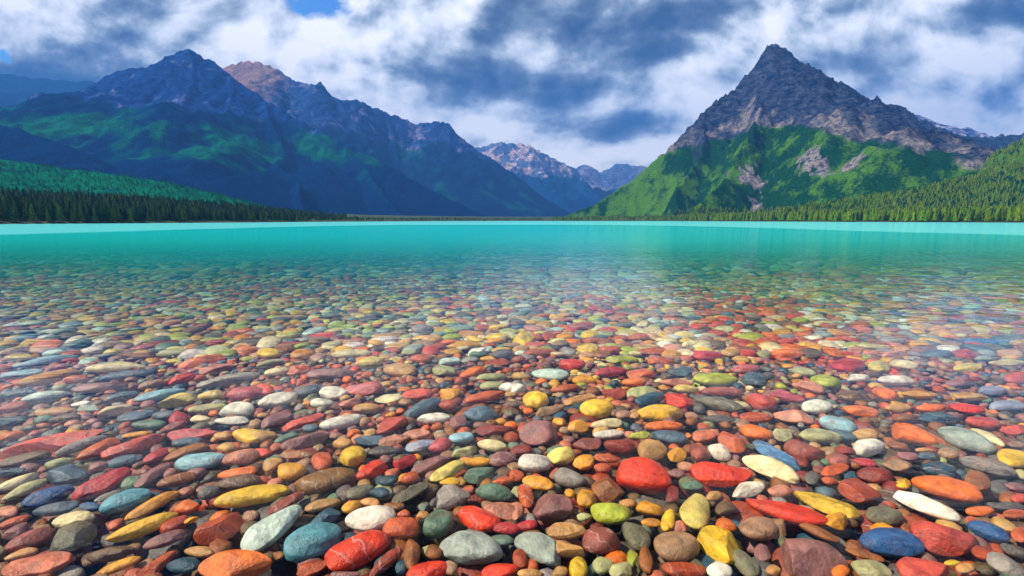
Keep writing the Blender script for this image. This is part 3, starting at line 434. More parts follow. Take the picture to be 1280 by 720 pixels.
TRACED = [(*map(float, q.split(',')[:5]), q.split(',')[5]) for q in """-3.134,2.889,0.273,0.103,0.64,r;-3.075,2.643,0.119,0.066,0.49,N;-3.533,2.974,0.069,0.054,1.02,O;-2.905,2.827,0.154,0.06,1.36,H;-2.745,2.784,0.15,0.066,1.52,T;-2.541,2.814,0.177,0.084,1.12,r;-2.67,2.989,0.087,0.036,0.29,G;-2.297,3.007,0.171,0.065,0.34,o;-2.235,2.88,0.099,0.044,0.26,S;-2.421,2.617,0.092,0.054,0.39,S;-2.285,2.684,0.099,0.051,1.69,K;-2.116,2.738,0.134,0.057,0.67,B;-1.948,2.605,0.148,0.081,0.14,l;-1.729,2.656,0.111,0.07,0.22,p;-1.86,2.975,0.147,0.07,2.73,Y;-1.906,2.792,0.086,0.049,2.7,A;-2.049,2.973,0.078,0.041,2.85,A;-2.528,2.542,0.05,0.05,2.91,P;-2.81,2.592,0.071,0.046,1.24,m;-2.656,2.474,0.131,0.083,2.76,S;-2.831,2.375,0.091,0.051,1.34,M;-2.708,2.294,0.103,0.048,1.4,m;-3,2.483,0.07,0.034,0.3,S;-2.505,2.226,0.105,0.067,0.99,U;-2.319,2.36,0.15,0.081,1.34,K;-2.137,2.454,0.127,0.048,1.62,P;-1.941,2.395,0.099,0.053,0.55,B;-1.63,2.472,0.111,0.048,0.21,O;-1.569,2.374,0.117,0.054,0.37,N;-1.674,2.272,0.056,0.052,2.63,h;-2.051,2.189,0.112,0.079,0.81,L;-2.352,2.116,0.097,0.046,0.33,S;-2.203,2.141,0.064,0.026,2.91,U;-2.19,2.234,0.065,0.027,1.22,H;-1.884,2.154,0.123,0.046,1.1,G;-1.778,1.977,0.148,0.057,0.84,Y;-1.685,2.133,0.059,0.047,3.01,O;-1.592,2.024,0.031,0.023,0.56,G;-2.172,2.025,0.092,0.055,0.13,M;-2.058,1.9,0.114,0.085,2.42,g;-2.574,2.09,0.08,0.033,2.65,p;-2.452,2.009,0.056,0.036,0.89,T;-2.364,1.938,0.055,0.047,1.71,P;-2.241,1.879,0.086,0.066,0.9,d;-2.181,1.795,0.06,0.03,0.39,A;-2.05,1.732,0.136,0.064,0.19,t;-1.78,1.795,0.098,0.043,0.15,N;-1.695,1.72,0.082,0.034,0.63,G;-1.616,1.884,0.08,0.043,0.63,P;-1.534,1.733,0.082,0.045,1.37,T;-1.418,1.968,0.107,0.084,0.87,u;-1.397,1.807,0.077,0.029,3.04,A;-1.414,1.73,0.081,0.04,3.05,E;-1.181,1.732,0.159,0.071,3.13,O;-1.752,2.974,0.081,0.06,0.19,A;-1.58,2.942,0.08,0.045,0.65,V;-1.43,2.899,0.167,0.073,0.63,P;-1.399,2.708,0.124,0.044,3.06,B;-1.634,2.735,0.074,0.051,2.83,r;-1.479,2.567,0.065,0.053,1.57,A;-1.327,2.496,0.093,0.079,2.91,G;-1.188,2.606,0.104,0.061,2.03,T;-1.154,2.85,0.073,0.05,3.1,A;-1.025,2.678,0.095,0.089,2.13,Y;-0.843,2.509,0.112,0.068,0.82,R;-0.717,2.394,0.061,0.044,0.1,E;-0.984,2.911,0.128,0.054,2.89,S;-0.84,2.749,0.1,0.044,0.26,h;-0.816,2.912,0.116,0.057,0.59,p;-0.681,2.99,0.104,0.058,0.15,p;-0.604,2.821,0.112,0.064,0.36,i;-0.486,2.836,0.09,0.068,0.68,o;-0.349,2.942,0.097,0.066,0.17,l;-0.315,2.749,0.092,0.048,0.29,m;-0.135,2.821,0.107,0.061,2.71,M;-0.674,2.605,0.086,0.056,0.99,K;-0.503,2.569,0.141,0.053,0.8,P;-0.594,2.416,0.056,0.045,0.5,T;-0.381,2.499,0.136,0.052,0.88,y;-0.238,2.616,0.119,0.049,0.16,G;-0.188,2.45,0.098,0.067,0.36,V;-0.063,2.643,0.098,0.061,0.4,P;-0.099,2.272,0.105,0.061,3.12,V;-0.046,2.394,0.071,0.036,0.33,T;-0.355,2.373,0.062,0.032,0.13,Y;-1.068,2.388,0.161,0.096,0.47,b;-1.185,2.384,0.066,0.046,0.73,B;-0.836,2.272,0.076,0.05,0.43,g;-0.724,2.261,0.062,0.04,2.94,E;-0.566,2.255,0.131,0.049,0.83,g;-0.335,2.235,0.112,0.087,0.35,H;-1.403,2.24,0.184,0.076,0.45,Y;-1.201,2.171,0.113,0.043,0.87,D;-0.994,2.151,0.089,0.04,0.44,A;-0.832,2.133,0.053,0.046,0.93,G;-0.75,2.168,0.059,0.031,3.02,A;-1.162,1.967,0.155,0.086,1.16,I;-0.948,2.042,0.09,0.051,0.8,e;-0.915,1.881,0.133,0.097,0.54,L;-0.703,2.027,0.122,0.075,0.17,W;-0.531,1.966,0.087,0.067,2.99,T;-0.36,1.989,0.083,0.074,0.94,V;-0.693,1.818,0.147,0.091,0.54,R;-0.546,1.75,0.096,0.036,1.01,D;-0.446,1.798,0.088,0.037,1.78,B;-0.862,1.714,0.072,0.035,0.31,u;-0.187,1.828,0.149,0.084,2.9,Q;-0.349,1.807,0.044,0.037,2.38,B;-0.265,1.714,0.039,0.033,2.06,F;-0.171,2.036,0.123,0.072,2.51,R;-0.062,2.099,0.103,0.06,2.97,p;-0.029,1.965,0.072,0.033,3.14,K;-0.047,1.883,0.056,0.031,3,V;-0.363,1.692,0.094,0.05,0.18,R;-0.05,1.692,0.08,0.04,0.22,R;-0.402,2.177,0.045,0.032,0.99,h;-0.547,2.073,0.037,0.029,2.73,T;-0.456,2.073,0.036,0.024,2.99,A;-0.616,2.141,0.058,0.025,3.09,B;-0.697,1.678,0.065,0.023,0.01,P;-1.039,1.788,0.033,0.021,2.5,B;0.202,3.027,0.152,0.129,0.64,P;0.066,2.763,0.081,0.052,0.24,D;0.137,2.594,0.112,0.091,0.39,W;0.309,2.697,0.096,0.093,0.19,y;0.505,2.866,0.101,0.074,3.03,d;0.719,2.821,0.108,0.072,3.06,D;0.451,2.617,0.073,0.073,0.61,G;0.597,2.655,0.081,0.042,3.01,T;0.554,2.53,0.056,0.039,0.18,T;0.918,2.766,0.119,0.089,0.74,A;1.067,2.704,0.091,0.057,0.91,G;1.11,2.958,0.119,0.064,2.88,S;0.895,2.989,0.086,0.043,0.09,v;0.686,3.006,0.121,0.048,0.23,W;1.225,2.724,0.114,0.07,0.97,d;1.357,2.744,0.075,0.075,1.82,W;1.51,2.885,0.137,0.089,1.16,T;1.357,2.974,0.098,0.061,0.29,t;1.256,2.475,0.183,0.099,0.07,R;0.761,2.434,0.162,0.144,3.05,R;0.529,2.304,0.1,0.097,1.17,B;0.331,2.418,0.103,0.077,2.59,H;0.153,2.363,0.099,0.057,2.75,G;0.214,2.141,0.109,0.1,0.07,P;0.397,2.206,0.073,0.057,1.15,G;0.317,2.252,0.036,0.032,0.98,G;0.075,2.237,0.106,0.042,1.72,T;0.024,2.449,0.047,0.045,0.07,T;0.021,2.1,0.072,0.041,1.56,p;0.501,2.075,0.103,0.067,3.01,v;0.716,2.128,0.075,0.06,0.02,G;0.612,2.168,0.049,0.031,0.18,A;0.775,2.027,0.089,0.034,1.07,Y;0.682,2.001,0.048,0.026,3.11,G;0.941,2.106,0.154,0.076,1.02,y;0.982,2.472,0.053,0.046,0.37,P;1.069,2.542,0.052,0.04,3.06,p;1.025,2.342,0.067,0.046,0.13,V;0.885,2.264,0.1,0.04,0.99,D;1.105,2.116,0.07,0.045,0.48,N;1.095,2.232,0.052,0.032,0.3,A;1.323,2.312,0.129,0.054,0.46,W;0.955,1.861,0.116,0.098,0.76,Y;1.043,1.987,0.047,0.043,3.09,O;1.198,1.967,0.107,0.07,0.33,F;0.747,1.841,0.114,0.084,0.34,F;0.583,1.912,0.086,0.063,1.67,g;0.253,1.944,0.105,0.049,0.03,A;0.418,1.885,0.096,0.079,0.08,d;0.132,1.823,0.135,0.075,2.55,Q;0.261,1.819,0.076,0.045,3.07,A;0.528,1.772,0.057,0.023,1.16,v;0.392,1.731,0.05,0.04,0.46,m;0.462,1.697,0.053,0.039,0.33,m;0.586,1.761,0.08,0.03,1.36,B;0.282,1.715,0.061,0.042,1.3,Y;0.203,1.691,0.041,0.026,0.51,A;0.731,1.703,0.099,0.037,0.04,u;0.881,1.697,0.06,0.038,0.37,W;1.011,1.738,0.079,0.046,1.66,g;1.125,1.807,0.06,0.036,0.85,P;0.035,1.772,0.054,0.033,1.54,u;0.361,2.048,0.04,0.026,0.11,m;0.068,1.979,0.06,0.028,0.28,K;0.076,1.686,0.055,0.022,0.01,A;1.712,2.703,0.18,0.069,1.95,c;1.583,2.527,0.177,0.093,2.1,M;1.931,2.752,0.125,0.101,3.09,d;2.052,2.618,0.092,0.059,0.87,d;2.19,2.763,0.062,0.048,2.57,D;1.945,2.519,0.116,0.046,0.31,T;2.19,2.975,0.151,0.079,3.11,m;2.379,2.8,0.154,0.077,0.52,W;2.201,2.591,0.068,0.043,2.99,K;2.377,2.58,0.088,0.067,0.28,F;2.542,2.681,0.075,0.049,0.5,P;2.149,2.45,0.107,0.069,0.19,D;1.926,2.284,0.139,0.087,0.44,u;1.83,2.383,0.043,0.035,3.03,T;1.75,2.417,0.086,0.037,0.83,h;1.482,2.281,0.071,0.041,0.11,p;1.659,2.173,0.149,0.069,2.39,Y;1.607,2.017,0.076,0.047,0.56,G;1.399,2.103,0.189,0.071,2.58,R;2.239,2.363,0.08,0.033,0.65,Y;2.428,2.296,0.155,0.096,2.52,O;2.163,2.167,0.151,0.064,2.07,W;1.879,2.066,0.102,0.06,0.16,g;1.755,1.872,0.145,0.076,0.03,U;2.009,1.908,0.15,0.103,0.48,r;2.398,2.098,0.081,0.031,0.11,O;2.275,1.945,0.074,0.061,2.19,U;2.398,1.987,0.053,0.041,1.61,A;2.124,1.807,0.082,0.037,0.45,u;2.262,1.819,0.053,0.044,2.72,h;2.122,1.726,0.062,0.062,3.14,H;2.406,1.923,0.075,0.028,0.6,T;2.589,2.141,0.085,0.032,0.09,h;2.555,2.073,0.08,0.032,0.3,T;2.685,2.386,0.128,0.054,0.7,B;2.592,2.519,0.096,0.065,0.16,E;2.67,2.681,0.086,0.036,0.23,S;2.724,2.768,0.072,0.029,0.2,A;2.824,2.708,0.056,0.056,1.22,F;3.158,2.92,0.177,0.118,1.61,Q;3.347,2.961,0.122,0.046,1.48,M;3.179,2.644,0.138,0.078,0.47,Y;2.906,2.556,0.134,0.067,2.66,H;2.867,2.994,0.174,0.117,2.66,O;2.514,2.99,0.098,0.069,0.19,A;2.609,2.82,0.071,0.048,3,B;3.42,2.835,0.092,0.037,0.32,F;2.831,2.331,0.071,0.044,0.2,P;2.733,2.214,0.07,0.028,0.37,r;2.754,2.332,0.1,0.038,0.68,h;1.288,1.765,0.159,0.113,0.39,P;1.275,1.966,0.076,0.054,0.43,F;1.457,1.938,0.089,0.033,2.26,B;1.575,1.795,0.077,0.029,2.72,B;1.56,1.844,0.041,0.033,0.39,B;1.529,1.703,0.074,0.058,3.03,m;1.39,1.697,0.056,0.028,0.6,O;1.754,1.704,0.119,0.069,0.01,r;1.907,1.741,0.041,0.016,0.16,Y;1.94,1.713,0.057,0.024,0.32,A;2.272,2.024,0.044,0.018,0.5,T;1.113,1.702,0.041,0.024,0.5,A;-4.263,4.643,0.279,0.105,0.19,M;-4.635,4.304,0.239,0.103,1.05,G;-5.305,4.919,0.268,0.096,0.73,l;-4.328,4.262,0.096,0.07,0.32,O;-3.868,4.023,0.222,0.084,0.3,P;-4.099,3.758,0.159,0.083,0.65,I;-4.123,3.521,0.087,0.071,0.81,T;-4.43,3.832,0.127,0.07,0.42,S;-3.234,3.436,0.131,0.075,0.7,M;-2.902,3.683,0.144,0.098,0.22,y;-2.656,3.807,0.126,0.085,3.03,y;-3.275,4.265,0.138,0.084,1.2,R;-3.524,4.923,0.239,0.091,0.74,O;-3.161,4.605,0.169,0.075,0.51,p;-3.699,5.423,0.227,0.085,0.38,V;-4.024,5.916,0.221,0.097,0.14,v;-4.023,6.504,0.217,0.107,0.15,O;-4.736,6.295,0.155,0.08,0.1,v;-6.382,6.963,0.219,0.09,0.48,v;-5.656,6.039,0.274,0.1,0.78,m;-4.139,5.276,0.174,0.096,0.24,m;-4.618,5.625,0.265,0.092,0.84,u;-4.437,5.135,0.169,0.065,0.12,B;-3.45,4.11,0.112,0.075,0.87,F;-3.136,3.808,0.187,0.069,0.75,l;-3.449,3.757,0.132,0.068,0.58,S;-2.801,4.232,0.279,0.099,0.49,H;-2.385,3.834,0.156,0.108,0.27,o;-2.229,3.457,0.124,0.095,0.01,W;-2.501,3.499,0.145,0.061,0.36,m;-2.723,3.161,0.12,0.054,0.09,V;-2.598,3.295,0.125,0.061,2.22,K;-2.5,3.143,0.076,0.056,0.8,d;-2.137,3.254,0.137,0.052,0.1,W;-2.412,3.272,0.083,0.043,3.06,M;-3.625,3.587,0.089,0.042,3.05,W;-3.49,3.498,0.115,0.048,3.14,Q;-3.683,3.413,0.137,0.059,0.11,A;-3.844,3.254,0.117,0.061,3.08,E;-3.466,3.292,0.096,0.053,0.27,N;-2.954,3.332,0.121,0.053,0.5,S;-2.751,3.351,0.094,0.051,0.02,S;-6.727,5.981,0.201,0.11,1.33,l;-5.574,5.326,0.172,0.089,0.74,S;-5.788,5.09,0.153,0.064,0.07,y;-3.385,5.526,0.168,0.1,0.26,A;-3.923,4.395,0.226,0.082,0.58,S;-5.061,4.429,0.169,0.066,0.61,l;-2.686,6.165,0.234,0.112,0.36,R;-2.88,5.742,0.235,0.085,0.38,u;-2.77,6.882,0.161,0.101,0.4,v;-1.93,5.229,0.242,0.103,0.15,M;-1.589,4.838,0.165,0.111,0.7,y;-1.188,4.569,0.183,0.119,2.98,A;-0.728,4.918,0.147,0.087,0.31,I;-0.7,4.568,0.149,0.096,3.05,m;-0.136,4.877,0.181,0.086,3.14,u;-0.412,4.465,0.186,0.09,0.82,O;-1.065,5.003,0.128,0.079,3.03,T;-0.839,6.101,0.17,0.11,0.41,v;-0.555,6.363,0.161,0.103,3.09,G;-0.621,5.632,0.223,0.084,0.18,G;-2.464,4.497,0.129,0.073,0.45,M;-2.269,4.569,0.124,0.098,0.67,T;-1.871,4.428,0.23,0.094,0.25,P;-2.019,3.685,0.159,0.097,0.63,W;-1.617,3.859,0.145,0.096,2.8,W;-1.38,3.995,0.169,0.104,0.17,o;-1.067,3.731,0.128,0.076,0.05,M;-1.611,3.611,0.097,0.068,0.02,W;-0.836,3.807,0.149,0.078,0.39,r;-0.578,3.859,0.11,0.091,2.85,G;-0.536,3.566,0.08,0.07,2.44,u;-0.244,3.757,0.186,0.071,0.36,T;-0.037,3.994,0.103,0.082,3.13,W;-0.252,3.354,0.139,0.1,0.25,S;-0.738,3.504,0.178,0.086,0.91,S;-0.605,3.293,0.13,0.06,0.33,W;-0.901,3.184,0.149,0.087,1.01,r;-1.201,3.499,0.118,0.065,0.16,A;-1.29,3.219,0.165,0.076,0.68,W;-1.609,3.22,0.182,0.069,0.83,r;-1.813,3.258,0.137,0.077,1.19,P;-0.411,3.219,0.11,0.067,1.66,P;-0.129,3.075,0.139,0.064,0.48,D;-0.189,4.051,0.123,0.076,3.12,m;-0.201,4.327,0.162,0.067,0.16,m;-1.78,6.165,0.268,0.102,0.35,A;-1.883,3.912,0.132,0.083,0.51,S;-2.284,3.939,0.122,0.076,2.58,r;-0.41,5.228,0.109,0.074,3.09,V;-2.709,4.836,0.147,0.07,0.51,m;-1.364,3.635,0.112,0.063,0.47,p;-1.487,3.107,0.063,0.041,3.14,S;0.216,3.684,0.123,0.117,0.65,Y;0.689,3.48,0.167,0.118,0.52,Y;1.184,3.394,0.195,0.101,0.11,Y;0.056,3.966,0.084,0.081,0.22,W;0.658,4.734,0.155,0.108,0.11,R;1.026,4.498,0.196,0.092,0.34,K;1.348,4.462,0.158,0.093,0.13,T;1.186,4.169,0.123,0.072,3.06,O;0.71,4.231,0.129,0.08,0.09,G;0.387,4.394,0.196,0.092,2.87,I;0.483,3.966,0.152,0.067,0.18,T;0.732,3.911,0.075,0.06,0.29,B;0.921,3.858,0.111,0.078,0.21,u;1.183,3.885,0.171,0.077,0.32,m;1.203,3.71,0.193,0.078,0.65,e;1.442,3.684,0.133,0.102,2.87,R;2.01,4.232,0.217,0.111,3.08,v;2.315,5.137,0.198,0.117,0.22,K;2.501,4.605,0.158,0.087,0.23,o;2.385,4.233,0.125,0.12,0.75,S;1.75,3.591,0.182,0.094,2.54,g;1.925,3.885,0.198,0.076,2.92,d;2.133,3.637,0.113,0.113,1.49,r;1.617,3.292,0.14,0.052,3.03,h;1.897,3.292,0.128,0.066,0.02,T;1.759,3.04,0.106,0.078,2.73,O;1.131,3.143,0.144,0.052,3.13,O;0.708,3.179,0.129,0.062,0.19,M;0.295,3.457,0.157,0.061,0.51,F;0.489,3.126,0.086,0.075,0.62,G;1.791,4.533,0.165,0.09,0.5,S;1.684,4.918,0.175,0.079,3,T;1.226,5.423,0.141,0.106,0.25,T;0.163,5.925,0.248,0.177,1.52,Y;1.57,6.725,0.186,0.109,0.09,G;1.115,5.916,0.178,0.095,0.06,T;1.72,5.323,0.198,0.085,0.06,T;2.343,5.687,0.142,0.1,0.44,M;2.824,5.228,0.132,0.094,2.99,r;1.273,5.003,0.186,0.079,0.05,v;1.613,3.966,0.116,0.062,3.09,y;1.594,4.169,0.167,0.065,0.06,p;0.069,4.96,0.092,0.079,0.03,u;0.343,5.276,0.225,0.086,0.29,T;0.886,3.352,0.074,0.055,0.31,F;0.971,3.374,0.098,0.046,1.24,A;0.592,3.706,0.152,0.068,0.18,A;0.101,4.359,0.112,0.068,0.01,A;1.894,3.565,0.094,0.055,3.05,M;1.53,5.631,0.183,0.09,0.07,B;3.343,5.228,0.201,0.103,3.07,O;3.952,5.423,0.148,0.081,0.6,U;3.705,4.759,0.205,0.132,0.33,K;3.987,4.684,0.224,0.095,0.71,y;4.32,4.757,0.124,0.096,2.29,M;3.785,4.231,0.182,0.082,3.12,W;3.459,4.294,0.142,0.075,0.05,W;3.052,4.171,0.128,0.12,3.07,v;3.029,4.496,0.139,0.08,2.99,m;2.798,4.054,0.149,0.101,2.03,p;2.426,3.781,0.145,0.08,2.79,o;2.528,3.536,0.167,0.093,0.49,W;2.215,3.334,0.144,0.099,2.6,p;2.438,3.164,0.119,0.101,2.34,l;2.343,2.99,0.084,0.053,2.4,S;3.047,3.782,0.161,0.098,0.02,N;3.356,3.834,0.119,0.093,1.13,O;3.66,3.832,0.167,0.073,0,G;2.83,3.435,0.129,0.084,2.96,O;3.178,3.498,0.132,0.051,0.16,A;3.458,3.498,0.133,0.051,0.17,O;3.731,3.477,0.143,0.072,3.11,R;3.327,3.293,0.163,0.062,0.06,e;3.57,3.198,0.14,0.075,0.1,r;3.079,3.292,0.112,0.043,0.13,B;4.115,3.543,0.154,0.071,0.12,i;5.042,4.296,0.199,0.076,0.51,r;5.455,5.23,0.198,0.133,3.12,r;5.127,5.423,0.219,0.095,0.22,P;4.636,5.228,0.205,0.082,0.16,p;4.651,5.578,0.234,0.09,0.09,M;4.972,4.68,0.209,0.087,0.25,y;5.578,4.877,0.21,0.08,0.04,M;6.323,5.8,0.277,0.103,3.03,c;4.336,4.17,0.154,0.083,0.4,P;4.402,3.938,0.173,0.066,0.15,i;4.031,3.755,0.145,0.055,3.01,A;3.674,3.074,0.111,0.056,0.42,r;1.943,3.008,0.118,0.066,0.7,m""".split(';')]

sm, N = mat('river_stone')
pos = N.node('ShaderNodeNewGeometry').outputs['Position']
tcol = N.node('ShaderNodeAttribute', attribute_name='stone_colour').outputs['Color']
seed = N.node('ShaderNodeAttribute', attribute_name='stone_seed').outputs['Fac']
offs = N.comb(N.m('MULTIPLY', seed, 37.), N.m('MULTIPLY', seed, 91.), N.m('MULTIPLY', seed, 13.))
p = N.vm('ADD', pos, offs)
blot = N.noise(p, 14, 6, .6, .4); fine = N.noise(p, 95, 5, .7); speck = N.noise(p, 210, 2, .6)
c = N.mix(N.mapr(blot, .3, .7), N.mix(1, tcol, (.50, .48, .48), 'MULTIPLY'), N.mix(1, tcol, (1.30, 1.26, 1.20), 'MULTIPLY'))
stain = N.noise(p, 5.5, 4, .6)
c = N.mix(N.mapr(stain, .55, .78, 0, .45), c, tuple(lin(128, 78, 44)))
c = N.mix(N.mapr(fine, .55, .72, 0, .30), c, N.mix(1, c, (1.5, 1.45, 1.4), 'MULTIPLY'))
c = N.mix(N.mapr(speck, .60, .72, 0, .5), c, N.mix(1, c, (.45, .42, .40), 'MULTIPLY'))
# pale mineral veins on some stones, banding on others
wv = N.node('ShaderNodeTexWave', {'Vector': p, 'Scale': 5.0, 'Distortion': 7.0, 'Detail': 4.0, 'Detail Scale': 1.6}, wave_type='BANDS', bands_direction='DIAGONAL').outputs['Fac']
vein = N.m('MULTIPLY', N.mapr(wv, .96, 1.0), N.mapr(N.m('FRACT', N.m('MULTIPLY', seed, 7.3)), .86, .88))
c = N.mix(N.m('MULTIPLY', vein, .3), c, (.62, .58, .52))
wv2 = N.node('ShaderNodeTexWave', {'Vector': p, 'Scale': 9.0, 'Distortion': 9.0, 'Detail': 5.0, 'Detail Scale': 2.5}, wave_type='BANDS', bands_direction='X').outputs['Fac']
band = N.m('MULTIPLY', N.mapr(wv2, .2, .8), N.mapr(N.m('FRACT', N.m('MULTIPLY', seed, 3.7)), .90, .92))
c = N.mix(N.m('MULTIPLY', band, .35), c, N.mix(1, c, (.5, .5, .52), 'MULTIPLY'))
bh = N.m('ADD', N.m('MULTIPLY', fine, .5), N.m('ADD', N.m('MULTIPLY', blot, 1.6), N.m('MULTIPLY', N.noise(p, 40, 4, .65), .9)))
bp = N.node('ShaderNodeBump', {'Height': bh, 'Strength': .8, 'Distance': .010})
rg = N.mapr(N.m('ADD', fine, blot), .7, 1.3, .24, .52)
bs = N.node('ShaderNodeBsdfPrincipled', {'Base Color': c, 'Roughness': rg, 'Specular IOR Level': .5, 'Normal': bp.outputs[0]})
N.node('ShaderNodeOutputMaterial', {'Surface': bs.outputs[0]})

CAM_T = math.radians(8.631)
def project(x, y, z):
    z = z - CAM_H; dd = y * math.cos(CAM_T) - z * math.sin(CAM_T); up = y * math.sin(CAM_T) + z * math.cos(CAM_T)
    return 640 + 560 * x / dd, 360 - 560 * up / dd, dd
def vary(rgb, r, k=.07):
    c = lin(*rgb) * (1 + r.uniform(-k, k, 3)) * r.uniform(.88, 1.1)
    return np.clip(c * .95, .004, .86)
class Merge:
    def __init__(s): s.v = []; s.f = []; s.c = []; s.s = []; s.n = 0
    def add(s, v, f, c, sd): s.v.append(v); s.f.append(f + s.n); s.n += len(v); s.c.append(np.tile(c, (len(v), 1))); s.s.append(np.full(len(v), sd))
    def build(s, name, material):
        return link(name, mesh_from(name, np.concatenate(s.v), np.concatenate(s.f), True, {'stone_colour': np.concatenate(s.c), 'stone_seed': np.concatenate(s.s)}, material))

singles = []; rest = []
for (x, y, a, b, th, cc) in TRACED:
    z = float(bed_z(x, y)); px, py, dd = project(x, y, z)
    vis = (a * b) ** .5 * 560 / dd
    inside = -30 < px < 1310 and py < 735
    singles.append(dict(x=x, y=y, z=z, a=a, b=b, th=th, cc=cc, px=px, py=py, L=a * 1120 / dd, vis=vis * (1 if inside else .2)))
singles.sort(key=lambda q: -q['vis'])
rest = singles[300:]; singles = singles[:300]
mg = Merge()
for q in rest:
    v, fc = stone_shape(3, rng)
    c_ = .6 * min(q['a'], q['b'])
    mg.add(place_stone(v, q['x'], q['y'], q['z'], q['a'], q['b'], c_, q['th'], rng.normal(0, .05, 2)), fc, vary(CODE[q['cc']][0], rng), rng.uniform())
# fill: smaller stones wedged under and between, then the far bed
PAL_LOW = 'N N N D D B h h g P E u N d'.split()  # dark picks only: shade of the gaps put into stone colour
PAL_NEAR = 'B B B T T D D N N N u u A A G P P F F H h h g d V S e E O p m N g B t F H P N'.split()
PAL_FAR = 'W M M Q I y A T T u u P A A A A F F F G G G G m m m V V S S h H H p M M y y B B B N N N O O r Y Y g g W v v Q I b'.split()
tx = np.array([[q['x'], q['y'], q['a'], q['b'], q['th']] for q in singles + rest])
def cover_norm(x, y):
    dx = x - tx[:, 0]; dy = y - tx[:, 1]; cs, sn = np.cos(tx[:, 4]), np.sin(tx[:, 4])
    u = (dx * cs + dy * sn) / tx[:, 2]; w = (-dx * sn + dy * cs) / tx[:, 3]
    return np.sqrt((u * u + w * w).min())
class Field:
    """stones of one layer kept apart by a cell grid"""
    def __init__(s, cell): s.c = cell; s.g = {}
    def ok(s, x, y, r, k):
        i, j = int(x // s.c), int(y // s.c)
        for ii in range(i - 2, i + 3):
            for jj in range(j - 2, j + 3):
                for (a, b, q) in s.g.get((ii, jj), ()):
                    if (x - a) ** 2 + ((y - b) * 1.25) ** 2 < (k * (r + q)) ** 2: return False
        s.g.setdefault((i, j), []).append((x, y, r)); return True
def layer(n, y0, y1, rr, k, dz, avoid, pal, level, lift=0.):
    F = Field(rr[1] * 1.6); cnt = 0
    for i in range(n):
        y = math.sqrt(rng.uniform(y0 * y0, y1 * y1)); x = rng.uniform(-1, 1) * (1.2 * y + .5)
        r = rng.uniform(*rr) * (1 if rng.uniform() < .8 else .75)
        if avoid and y < 7.2 and cover_norm(x, y) < avoid + r * 1.5: continue
        if not F.ok(x, y, r, k): continue
        s_ = rng.uniform(1.0, 1.45); a, b = r * s_ ** .5 * 1.08, r / s_ ** .5 * 1.08; c_ = b * (rng.uniform(.5, .72) if y1 < 8 else rng.uniform(.30, .46))
        v, fc = stone_shape(level, rng)
        th = rng.normal(0, .7) if abs(x) < y * .3 else math.atan2(y, x) + rng.normal(0, .5)
        cc = pal[rng.integers(len(pal))]
        if 4 < y < 20 and rng.uniform() < .32:               # drifts of like-coloured stone further out
            nn = float(fbm(np.array([x * .35]), np.array([y * .18]), 2)[0])
            cc = rng.choice(['R', 'r', 'T', 'T', 'O']) if nn > .24 else (rng.choice(['v', 'Y', 'y', 'A', 'M', 'G']) if nn < -.06 else cc)
        mg.add(place_stone(v, x, y, float(bed_z(x, y)) + dz + rng.normal(0, .008) + lift, a, b, c_, th, rng.normal(0, .10, 2)), fc, vary(CODE[cc][0], rng, .1), rng.uniform())
        cnt += 1
    return cnt
n1 = layer(10000, 1.0, 7.3, (.075, .13), .84, -.095, 0, PAL_LOW, 3)          # lower course under the traced ones
n2 = layer(14000, 1.0, 6.6, (.030, .062), .92, -.035, 1.0, PAL_NEAR, 2)      # small ones in the gaps
n3 = layer(44000, 5.2, 15.0, (.095, .17), .84, .0, 1.0, PAL_FAR, 2)
n3b = layer(16000, 15.0, 36.0, (.20, .34), .84, .0, 0, PAL_FAR, 2)
n4 = layer(11000, 5.0, 13.0, (.07, .11), .9, -.03, 0, PAL_FAR, 2)
bed = mg.build('lake_bed_stones', sm)
tag(bed, 'small and distant rounded stones covering the lake bed in many colours', 'stones', kind='stuff')
print('fill', n1, n2, n3, n3b, n4)

